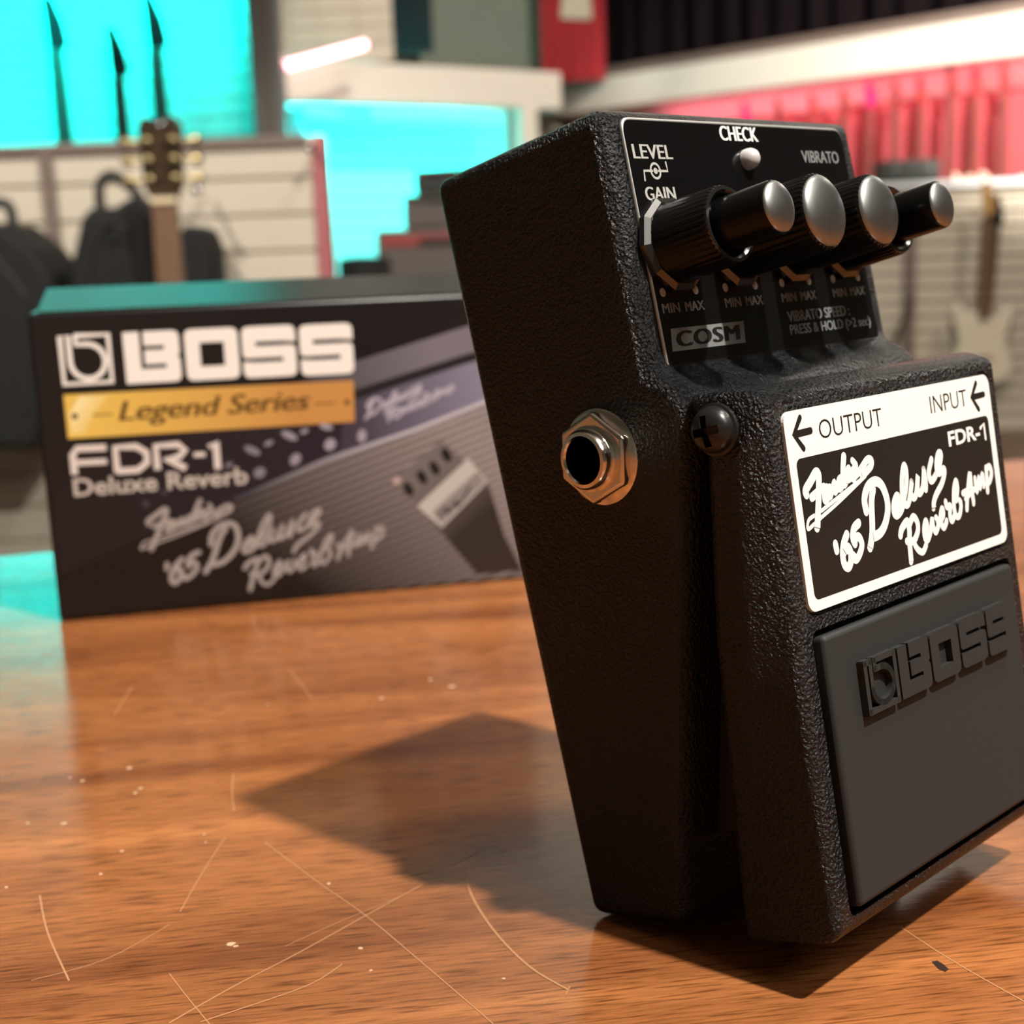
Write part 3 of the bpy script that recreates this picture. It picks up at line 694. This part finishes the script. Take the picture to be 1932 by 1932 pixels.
# left partition with grooves
YL = 3.15
pz1 = Zat(300, 276, YL)
slatwall('slatwall_partition', 'beige grooved slatwall partition behind the gig bags on the left', xy(at(-260, 400, YL)), xy(at(596, 400, YL)), FL, pz1 - .012, Zat(480, 338, YL))
t = slab('partition_cap', 'dull grey cap rail along the top of the beige partition', 'rail', xy(at(-260, 300, YL - .01)), xy(at(596, 300, YL - .01)), pz1 - .012, pz1 + .012, .06, M_post)
slab('corner_post', 'post with painted rose glow at the right end of the beige partition', 'post', xy(at(594, 400, YL - .02)), xy(at(622, 400, YL - .02)), FL, pz1 + .012, .06, M_rose)
slab('display_upright', 'thin taupe upright on the beige partition above the left gig bag', 'post', xy(at(82, 400, YL - .022)), xy(at(103, 400, YL - .022)), FL, pz1 - .012, .018, M_post, bevel=.002)
# cyan lit wall further back
YC = 6.35
slatwall('slatwall', 'white slatwall flooded with bright cyan light, upper left', xy(at(-420, 200, YC)), xy(at(502, 200, YC)), FL, 1.61, .9, m=M_cyan_tint, depth=.004)
slab('upper_fascia', 'beige fascia above the bright cyan wall, over the top left corner', 'fascia', xy(at(-700, 0, YC - .45)), xy(at(478, 0, YC - .45)), 1.61, CEIL, .4, M_hdr)
co = at(514, 250, 5.9)
tag(obj('spill_baffle', box(bmesh.new(), co.x - .045, 5.96, FL, co.x - .025, YC - .01, 1.6), M_hdr), 'narrow cream baffle added behind the grey metal column to stop cyan spill', 'panel')  # added to block cyan light leaking past the wall end
colm = thing('display_column', 'tall grey metal column between the cyan wall and the glowing tube', 'column', (co.x, co.y, 0))
obj('shaft', box(bmesh.new(), -.062, -.05, FL, .062, .05, CEIL), M_grey, colm, bevel=.012)
obj('channel', box(bmesh.new(), -.018, -.056, FL + .02, .018, -.045, CEIL - .02), M_post, colm)
obj('base_plate', box(bmesh.new(), -.1, -.09, FL, .1, .09, FL + .02), M_grey, colm)

# ---- guitars
def outline(style):
    if style == 'single':      # rounded single-cut body, half widths by height
        ks = [(0, .0), (.004, .06), (.02, .11), (.06, .155), (.11, .168), (.16, .150), (.21, .122), (.25, .116), (.30, .128), (.35, .134), (.39, .112), (.415, .07), (.42, .03)]
        L = [(-w, z) for z, w in ks]; Rr = [(w, z) for z, w in ks if z < .30] + [(.125, .31), (.135, .345), (.128, .37), (.105, .365), (.07, .335), (.035, .33), (.03, .41)]
        return L[1:] + Rr[::-1][:-1]
    ks = [(.0, .05), (.01, .10), (.05, .15), (.10, .160), (.15, .145), (.20, .122), (.25, .122), (.30, .140), (.35, .150)]
    L = [(-w, z) for z, w in ks] + [(-.155, .40), (-.145, .435), (-.12, .425), (-.095, .385), (-.06, .36), (-.03, .375)]
    Rr = [(w, z) for z, w in ks] + [(.148, .385), (.135, .40), (.11, .385), (.09, .35), (.06, .34), (.03, .375)]
    return L + Rr[::-1]
def guitar(name, label, loc, rot=(0, 0, 0), s=1.0, body=None, neck=None, head=None, style='double', group=None, guard=None, detail=False, nut=None, hang=0):
    g = thing(name, label, 'guitar', loc, rot, group)
    fn = lambda a, b, h: (a * s, h * s, b * s)
    obj('body', prism(bmesh.new(), outline(style), fn, -.022, .022), body, g, bevel=.008 * s)
    nk = [(-.029, .34), (.029, .34), (.0225, .86), (-.0225, .86)]
    obj('neck', prism(bmesh.new(), nk, fn, -.038, -.012), neck, g, bevel=.004 * s)
    if style == 'single':
        hp = roundpoly([(-.022, .855), (.022, .855), (.036, .885), (.041, .99, .01), (.026, 1.008, .008), (0, .994), (-.026, 1.008, .008), (-.041, .99, .01), (-.036, .885)])
    else:
        hp = roundpoly([(-.022, .855), (.022, .855), (.040, .885, .01), (.030, .95), (.012, 1.0), (-.002, 1.035, .012), (-.034, 1.02, .015), (-.028, .98, .01), (-.026, .92)])
    obj('headstock', prism(bmesh.new(), hp, fn, -.028, -.012), head, g, bevel=.003 * s)
    if hang:
        obj('hanger', box(box(bmesh.new(), -.008, -.01, .93 * s, .008, hang, .95 * s), -.03, -.02, .875 * s, .03, -.006, .89 * s), M_steel, g)
    if nut: obj('nut', box(bmesh.new(), -.023 * s, -.042 * s, .852 * s, .023 * s, -.02 * s, .862 * s), nut, g)
    if guard: obj('pickguard', prism(bmesh.new(), roundpoly([(-.06, .36, .02), (.02, .34), (.10, .30, .03), (.08, .16, .03), (.11, .07, .02), (.04, .05, .02), (-.03, .13, .03), (-.09, .20, .03)]), fn, -.0255, -.021), guard, g)
    obj('bridge', box(bmesh.new(), -.04 * s, -.034 * s, .13 * s, .04 * s, -.02 * s, .15 * s), M_steel, g)
    if detail:
        for zz in (.22, .29): obj('pickup', box(bmesh.new(), -.04 * s, -.032 * s, zz * s, .04 * s, -.02 * s, (zz + .035) * s), M_gold, g)
        for k in range(3):
            for sx in (-1, 1):
                z = (.895 + .034 * k) * s
                bm = bmesh.new()
                lathe(bm, [(.004, 0), (.004, .022), (.010, .024), (.011, .034), (.006, .040)], lambda a, b, h, sx=sx, z=z: (sx * (.034 * s + h * s), -.02 * s + a * s, z + b * s), 12)
                lathe(bm, [(.007, 0), (.007, .006), (.003, .008), (.003, .016)], lambda a, b, h, sx=sx, z=z: (sx * .024 * s + a * s, -.028 * s - h * s, z + b * s), 12)
                obj('tuning_peg', bm, M_gold, g, smooth=40)
        for k in range(15):
            z = (.86 - .03 * (k + 1) * (1 - .02 * k)) * s
            pass
    return g
M_gold = mat('gold_plating', (.45, .36, .19), .35, metal=1)
M_maple = noisy(mat('maple', (.50, .27, .10), .4), 20, .3, .8, stretch=(4, 4, 1))
M_rosew = noisy(mat('rosewood', (.16, .085, .045), .5), 40, .5, .6, stretch=(4, 4, 1))
M_dkneck = noisy(mat('dark_neck_wood', (.075, .045, .03), .5), 40, .5, .6, stretch=(4, 4, 1))
M_burst = noisy(mat('dark_tortoise_lacquer', (.018, .012, .007), .2), 45, .9, 3.5)
M_bodyblk = mat('black_lacquer', (.012, .012, .013), .2)
M_cream = noisy(mat('cream_lacquer', (.74, .66, .52), .3), 6, .2, .9)
M_bone = mat('bone_nut', (.75, .62, .42), .5)
M_redl = mat('red_lacquer', (.45, .015, .02), .25)
# guitar on a stand in front of the partition
gz = Zat(310, 214, 2.72) - 1.008
gp = at(322, 560, 2.72)
guitar('electric_guitar', 'guitar with dark ornate headstock, gold tuners and brown neck standing behind the carton', (gp.x, 2.72, gz), (math.radians(-3), 0, 0), 1.0, M_burst, M_rosew, M_burst, 'single', None, None, True, M_bone)
gs = thing('guitar_stand', 'black tripod stand under the guitar with the ornate headstock', 'stand', (gp.x, 2.78, FL))
M_tube = mat('black_tube', (.02, .02, .02), .4)
def tube(bm, a, b, r, n=10):
    a = Vector(a); b = Vector(b); q = (b - a).to_track_quat('Z', 'Y')
    return lathe(bm, [(r, 0), (r, (b - a).length)], lambda x, y, h: a + q @ Vector((x, y, h)), n)
obj('pole', tube(bmesh.new(), (0, .12, .12), (0, .12, .75), .014), M_tube, gs, smooth=40)
for k in range(3):
    a = math.radians(90 + 120 * k)
    obj('leg', tube(bmesh.new(), (0, .12, .30), (.2 * math.cos(a), .12 + .2 * math.sin(a), .012), .012), M_tube, gs, smooth=40)
obj('cradle', tube(tube(bmesh.new(), (-.14, .02, .31), (.14, .02, .31), .014), (0, .12, .31), (0, -.10, .31), .014), M_tube, gs, smooth=40)

# ---- gig bags hung on the partition
def bag(name, label, pts, Y, depth, handle=None, hook=None, zipper=None, group=None):
    P0 = [at(px, py, Y) for px, py in pts]
    cx = sum(p.x for p in P0) / len(P0); z0 = min(p.z for p in P0)
    t = thing(name, label, 'bag', (cx, Y, z0), None, group)
    poly = [(p.x - cx, p.z - z0) for p in P0]
    obj('padded_body', prism(bmesh.new(), roundpoly([(x, z, .025) for x, z in poly], 3), lambda a, b, h: (a, h, b), 0, depth), M_bag, t, bevel=.03, seg=4, ang=40)
    if handle:
        pth = smooth_path([((at(*q, Y).x - cx), (at(*q, Y).z - z0)) for q in handle])
        bm = bmesh.new()
        for a, b in zip(pth, pth[1:]):
            tube(bm, (a.x, depth * .5, a.y), (b.x, depth * .5, b.y), .011, 8)
        obj('carry_handle', bm, M_strap, t, smooth=50)
    if zipper:
        pth = [((at(*q, Y).x - cx), (at(*q, Y).z - z0)) for q in zipper]
        bm = bmesh.new()
        for a, b in zip(pth, pth[1:]): tube(bm, (a[0], -.002, a[1]), (b[0], -.002, b[1]), .004, 6)
        obj('zipper', bm, M_strap, t)
    return t
bag('gig_bag', 'black gig bag with a looped handle hanging left of the ornate headstock', [(120, 760), (128, 520), (150, 415), (165, 392), (212, 392), (250, 366), (283, 402), (300, 560), (318, 780)], 2.93, .20,
    [(164, 398), (162, 345), (186, 326), (222, 350), (245, 380)], zipper=[(150, 640), (176, 460), (205, 420), (240, 430), (268, 640)])
bag('gig_bag', 'large black gig bag at the left edge, bulging beside the carton', [(-150, 850), (-160, 520), (-80, 420), (4, 424), (64, 470), (98, 520), (112, 600), (92, 720), (70, 850)], 2.90, .22,
    [(-70, 430), (-60, 385), (-20, 385), (-10, 430)], zipper=[(-110, 780), (-100, 540), (-20, 470), (50, 560), (50, 780)])
bag('gig_bag', 'small black gig bag right of the brown guitar neck', [(332, 740), (334, 438), (352, 424), (388, 432), (402, 470), (414, 620), (420, 740)], 2.99, .13)
# chrome hooks added to make small bright points
def hook(label, px, py, Y, L=.10):
    p = at(px, py, Y)
    t = thing('glint_hook', label, 'hook', p)
    obj('arm', tube(bmesh.new(), (0, L, .0), (0, 0, 0), .005), M_steel, t, smooth=40)
    obj('tip', lathe(bmesh.new(), [(.001, -.012), (.008, -.009), (.012, 0), (.008, .009), (.001, .012)], None, 16), M_steel, t, smooth=60)
hook('chrome hook added as a bright point on the partition right of the ornate headstock', 371, 357, 3.02)
hook('chrome hook added as a bright point at the top right corner of the partition', 584, 276, 3.03)

# ---- guitars seen over the partition against the cyan wall
M_teal = noisy(mat('dark_green_neck', (.03, .045, .035), .5), 20, .4, .6)
for px, top, lab, s, bm_ in ((90, -10, 'dark guitar hanging on the cyan wall, leftmost of three', 1.25, M_bodyblk), (208, 48, 'thin necked guitar hanging on the cyan wall, middle of three', 1.15, M_grey), (279, -12, 'guitar hanging on the cyan wall directly above the ornate headstock', 1.25, M_grey)):
    yy = 6.12 if s < 1.2 else 6.24
    p = at(px, top, yy)
    guitar('hanging_guitar', lab, (p.x + .02, yy, p.z - 1.035 * s), (0, 0, 0), s, bm_, M_teal, M_bodyblk, 'double', 'guitars on the cyan wall', hang=YC - yy)

# ---- glowing tube, its upper wall and the display header with the cyan niche
YT = 6.05
a, b = at(536, 125, YT), at(688, 84, YT + .25)
tb = thing('fluorescent_tube', 'glowing pinkish white tube light above the cream header', 'light', a)
d = b - a
M_glow = mat('tube_glow', (1, .6, .65), .5, emit=(1.0, .40, .46), es=7)
obj('lamp_tube', tube(bmesh.new(), (0, 0, 0), d, .017, 16), M_glow, tb)
n_ = d.normalized()
for q in (d * .1, d * .9): obj('suspension_wire', tube(bmesh.new(), q + Vector((0, 0, .015)), Vector((q.x, q.y, CEIL - a.z)), .0015, 6), M_steel, tb)
obj('end_cap', tube(bmesh.new(), -n_ * .02, (0, 0, 0), .019, 12), M_steel, tb); obj('end_cap', tube(bmesh.new(), d, d + n_ * .02, .019, 12), M_steel, tb)
A, B = at(541, 188, 6.4), at(1060, 208, 7.3)
HZ0, HZ1 = .735, .905
slab('display_header', 'long cream header board over the cyan lit niche', 'header', xy(A), xy(B), HZ0, HZ1, .10, M_hdr)
dv = Vector((B.x - A.x, B.y - A.y, 0)).normalized(); nv = Vector((-dv.y, dv.x, 0))
Ab = Vector((A.x, A.y, 0)) + nv * .5; Bb = Vector((B.x, B.y, 0)) + nv * .5
slatwall('slatwall', 'white wall of the cyan lit niche under the cream header', xy(Ab - dv * .05), xy(Ab + dv * ((Bb - Ab).length + .04)), FL, HZ0 + .04, .2, m=M_cyan_tint)
mc = (Ab + Bb) / 2 - nv * .30
area('cyan_led_strip', mc + Vector((0, 0, HZ0 - .02)), mc + nv * .30 + Vector((0, 0, HZ0 - .25)), 34, (0.0, 1.0, 0.95), 1.0, 'RECTANGLE', 0.04)
p0 = at(986, 260, 7.15); p1 = at(1016, 260, 7.2)
slab('niche_post', 'beige post at the right end of the cyan niche', 'post', xy(p0), xy(p1), FL, HZ0, .08, M_hdr)
slab('divider', 'dark red side panel left of the cyan niche, behind the grey column', 'panel', xy(at(530, 250, 6.7)), xy(at(578, 250, 6.75)), FL, HZ0, .06, M_rose)
for lab, px, py in (('chrome hook added as a bright point in the cyan niche near its left end', 597, 213), ('chrome hook added as a bright point in the cyan niche near the pedal', 862, 222)):
    hook(lab, px, py, 6.85, .12)
slatwall('slatwall', 'beige slatwall above the glowing tube', xy(at(500, 60, 6.75)), xy(at(740, 60, 6.75)), HZ1 + .02, CEIL, 1.2, pitch=.066, m=M_slat)
sc = thing('wall_monitor', 'dark upright screen above the cream header', 'screen', at(778, 100, 8.0))
z1 = CEIL - at(778, 100, 8.0).z
obj('bezel', box(bmesh.new(), -.112, 0, 0, .112, .05, .95), M_bodyblk, sc, bevel=.006); obj('panel', box(bmesh.new(), -.098, -.004, .02, .098, .002, .93), mat('screen_glass', (.012, .018, .022), .12), sc)
slab('rear_wall_panel', 'pale green beige wall panel between the dark screen and the red banner', 'panel', xy(at(790, 60, 11.9)), xy(at(1034, 60, 11.9)), -.2, CEIL, .05, wall_mat('sage_paint', (.46, .45, .36)))
# red banner with a pale emblem
bp_ = at(1083, 152, 11.0)
bn_ = thing('hanging_banner', 'red banner with a cream emblem hanging beside the dark curtain', 'banner', (bp_.x, 11.0, bp_.z))
M_ban = noisy(mat('red_cloth', (.42, .008, .018), .7), 4, .3, .8)
wv_ = bmesh.new()
N = 24
pr = [(-.23 + .46 * k / N, .012 * math.sin(k * .9)) for k in range(N + 1)]
prism(wv_, pr + [(x, y + .006) for x, y in pr[::-1]], lambda a, b, h: (a, b, h), 0, CEIL - bp_.z - .02)
obj('cloth', wv_, M_ban, bn_, smooth=60)
obj('emblem', prism(bmesh.new(), roundpoly([(-.09, .425, .02), (.14, .41, .02), (.13, .55, .02), (.15, .75), (.08, .75), (.03, .56, .02), (-.03, .75), (-.12, .75), (-.07, .56, .02)]), lambda a, b, h: (a, h, b), -.022, -.014), mat('cream_cloth', (.66, .56, .44), .7), bn_)
obj('rod', tube(bmesh.new(), (-.26, 0, CEIL - bp_.z - .02), (.26, 0, CEIL - bp_.z - .02), .012), M_steel, bn_)

# ---- amplifier stack
M_tolex = noisy(mat('grey_amp_cloth', (.145, .12, .11), .7), 60, .3, .7)
M_tolexd = noisy(mat('dark_amp_cover', (.03, .035, .032), .6), 40, .4, .6)
M_redp = mat('red_panel', (.35, .05, .045), .4)
AZ = [0]
def amp(name, label, x0, x1, y0, y1, Y, depth, m, strip=None, group=None):
    a = at(x0, y1, Y); b = at(x1, y0, Y); b.z = at(x0, y0, Y).z
    if AZ[0]: a.z = AZ[0]
    AZ[0] = b.z
    t = thing(name, label, 'amplifier', ((a.x + b.x) / 2, Y, a.z), None, group)
    w = (b.x - a.x) / 2; h = b.z - a.z
    obj('cabinet', box(bmesh.new(), -w, 0, 0, w, depth, h), m, t, bevel=.012)
    obj('speaker_cloth', box(bmesh.new(), -w + .02, -.006, .015, w - .02, .004, h * .72), m, t, bevel=.003)
    obj('control_strip', box(bmesh.new(), -w + .02, -.007, h * .78, w - .02, .004, h * .94), strip or M_tolexd, t, bevel=.002)
    obj('handle', box(bmesh.new(), -.09, -.018, h * .80, .09, -.004, h * .88), M_strap, t, bevel=.004)
    return t
bz = at(716, 575, 5.5).z
pl = at(830, 575, 5.45)
tag(obj('display_plinth', box(bmesh.new(), -.42, 0, FL, .42, .5, bz), M_tolexd, bevel=.01), 'dark plinth under the stacked amplifiers behind the pedal', 'plinth').location = (pl.x, 5.45, 0)
amp('amplifier', 'brownish grey amplifier at the bottom of the stack beside the pedal', 716, 965, 436, 575, 5.5, .32, M_tolex, M_redp)
amp('amplifier', 'grey amplifier in the middle of the stack beside the pedal', 764, 930, 368, 436, 5.53, .26, M_tolex)
amp('amplifier', 'small dark amplifier with red panel on top of the stack beside the pedal', 784, 910, 320, 368, 5.56, .2, M_tolexd, M_redp)
dp = at(690, 528, 5.2)
dr = thing('round_case', 'round black case standing left of the grey amplifiers', 'case', (dp.x, 5.2, dp.z - .14))
obj('shell', lathe(bmesh.new(), [(.085, 0), (.092, .01), (.092, .20), (.085, .215), (.05, .22)], None, 40), M_bag, dr, smooth=45)
obj('latch', box(bmesh.new(), -.015, -.1, .1, .015, -.085, .15), M_steel, dr)
tag(obj('case_stool', lathe(bmesh.new(), [(.12, FL), (.12, dp.z - .14)], None, 32), M_tolexd, smooth=40), 'dark round stool under the round black case', 'stool').location = (dp.x, 5.2, 0)

# ---- right hand wall that runs away from the counter
WA, WB = Vector((3.9, 7.43, 0)), Vector((.366, 11.54, 0))
wdir = (WA - WB).normalized(); wn = Vector((wdir.y, -wdir.x, 0))        # wn points to the counter
def on_wall(px, py, off):
    d = at(px, py, 1.0) - Vector((0, 0, HC)); P0 = WB + wn * off
    # intersect camera ray (xy) with the wall line
    den = d.x * wdir.y - d.y * wdir.x
    k = (P0.x * wdir.y - P0.y * wdir.x) / den
    return Vector((d.x * k, d.y * k, HC + d.z * k))
HB, HT, HC_ = on_wall(1900, 105, 0).z, on_wall(1900, 27, 0).z, on_wall(1900, 4, 0).z
BAND = on_wall(1900, 163, -.3).z
print('header', HB, on_wall(1500, 161, 0).z, on_wall(1200, 205, 0).z, HT, on_wall(1500, 98, 0).z, HC_, on_wall(1500, 65, 0).z, BAND, on_wall(1560, 212, -.3).z)
slab('wall_upper_panel', 'pale strip of wall right under the bright cream header', 'panel', xy(WB - wn * .3), xy(WA - wn * .3), .90, 1.15, .06, M_hdr)
slab('wall_lower_panel', 'red panelled wall behind the row of hanging guitars', 'panel', xy(WB - wn * .3), xy(WA - wn * .3), FL, .90, .06, noisy(mat('red_laminate', (.50, .10, .115), .45), 4, .3, .8))
slab('long_header', 'long cream header board running along the right wall', 'header', xy(WB), xy(WA), HB, HT, .28, M_hdr)
slab('header_cap', 'dark grey cap on top of the long cream header', 'rail', xy(WB - wn * .01), xy(WA - wn * .01), HT, HC_, .28, M_post)
bmc = bmesh.new()
Lw = (WA - WB).length
pr = [(Lw * k / 160, .05 * math.sin(k * .85) + .02 * math.sin(k * 2.1)) for k in range(161)]
prism(bmc, pr + [(x, y + .01) for x, y in pr[::-1]], lambda a, b, h: (a, b, h), HC_ - .02, CEIL)
cu = tag(obj('stage_curtain', bmc, noisy(mat('dark_plum_velvet', (.006, .0035, .0045), .95, spec=.08), 3, .4, .6), smooth=60), 'dark plum curtain hanging above the long cream header', 'curtain')
cb_ = WB - wn * .42; cu.location = (cb_.x, cb_.y, 0); cu.rotation_euler = (0, 0, math.atan2(wdir.y, wdir.x))
wa = math.atan2(wdir.y, wdir.x)
ordn = ['first', 'second', 'third', 'fourth', 'fifth', 'sixth', 'seventh', 'eighth', 'ninth', 'tenth']
lst = [(1410, 190, M_redl), (1473, 185, M_redl), (1537, 175, M_bodyblk), (1597, 165, M_redl), (1646, 148, M_bodyblk), (1695, 147, M_redl), (1742, 142, M_cream), (1800, 122, M_cream), (1846, 124, M_cream), (1901, 116, M_cream)]
M_rneck = noisy(mat('red_brown_neck', (.20, .05, .045), .5), 20, .4, .7)
M_rhead = noisy(mat('red_brown_headstock', (.34, .05, .05), .4), 20, .4, .7)
M_mag = mat('magenta_headstock', (.60, .01, .16), .4)
for i, (px, py, bmt) in enumerate(lst):
    p = on_wall(px, py, -.20 + .09 * (i % 2))
    guitar('hanging_guitar', 'guitar on the red wall under the long header, %s from the left%s' % (ordn[i], ', magenta headstock' if i == 4 else ''), (p.x, p.y, p.z - 1.035), (0, 0, wa), 1.0, bmt, M_rneck, M_mag if i in (0, 4) else M_rhead, 'double', 'guitars on the red wall', hang=.10 if i % 2 == 0 else .19)
mid = (WA + WB) / 2 - wn * .10 + wdir * .4
red = area('red_led_strip', mid + Vector((0, 0, HB - .015)), mid - wn * .2 + Vector((0, 0, HB - .35)), 12, (1.0, .18, .25), Lw * .8, 'RECTANGLE', .04)

# ---- grooved gondola on the right with guitars
YG = 7.7
gz1 = Zat(1800, 341, YG)
g0, g1 = at(1560, 450, YG), at(2250, 450, YG)
slatwall('slatwall_gondola', 'beige grooved display unit with guitars on the right', xy(g0), xy(g1), FL, gz1 - .03, Zat(1800, 430, YG), gap=.024, depth=.018)
slab('gondola_shelf', 'pale shelf on top of the right display unit', 'shelf', (g0.x, YG - .03), (g1.x, YG - .03), gz1 - .03, gz1, .36, mat('shelf_reflection_tint', (.86, .90, .96), .2))  # bluish reflection on the shelf edge put into its colour
slab('display_upright', 'thin plum brown upright on the right display unit left of the cream guitar', 'post', xy(at(1706, 500, YG - .02)), xy(at(1729, 500, YG - .02)), FL, gz1 - .03, .018, M_post, bevel=.002)
cp0, cp1 = at(1664, 336, YG + .05), at(1774, 294, YG + .05)
cs = thing('equipment_case', 'black hard case lying on the pale shelf of the right display unit', 'case', ((cp0.x + cp1.x) / 2, YG + .02, gz1))
w = (cp1.x - cp0.x) / 2
obj('shell', box(bmesh.new(), -w, 0, 0, w, .26, .115), M_tolexd, cs, bevel=.015)
obj('lid_seam', box(bmesh.new(), -w - .003, -.003, .066, w + .003, .2, .072), M_grey, cs)
for sx in (-.6, .6): obj('latch', box(bmesh.new(), sx * w - .015, -.008, .052, sx * w + .015, .004, .085), M_grey, cs)
gtop = at(1872, 338, YG - .15)
guitar('electric_guitar', 'cream guitar with maple headstock hanging on the right display unit', (gtop.x - .02, YG - .13, gtop.z - 1.035), (0, 0, 0), 1.0, M_cream, M_rosew, M_maple, 'double', None, None, False, M_steel)
q = at(1812, 568, YG - .03)
guitar('electric_guitar', 'black guitar with a pointed horn hanging just left of the cream guitar', (q.x + .10, YG - .05, q.z - .44), (0, math.radians(4), 0), .95, M_bodyblk, M_dkneck, M_bodyblk, 'double')
q = at(1682, 566, YG - .10)
guitar('electric_guitar', 'dark brown guitar tilted behind the pedal on the right display unit', (q.x - .10, YG - .10, q.z - .50), (0, math.radians(22), 0), .55, M_bodyblk, M_dkneck, M_dkneck, 'double')
print('objects', len(bpy.data.objects))
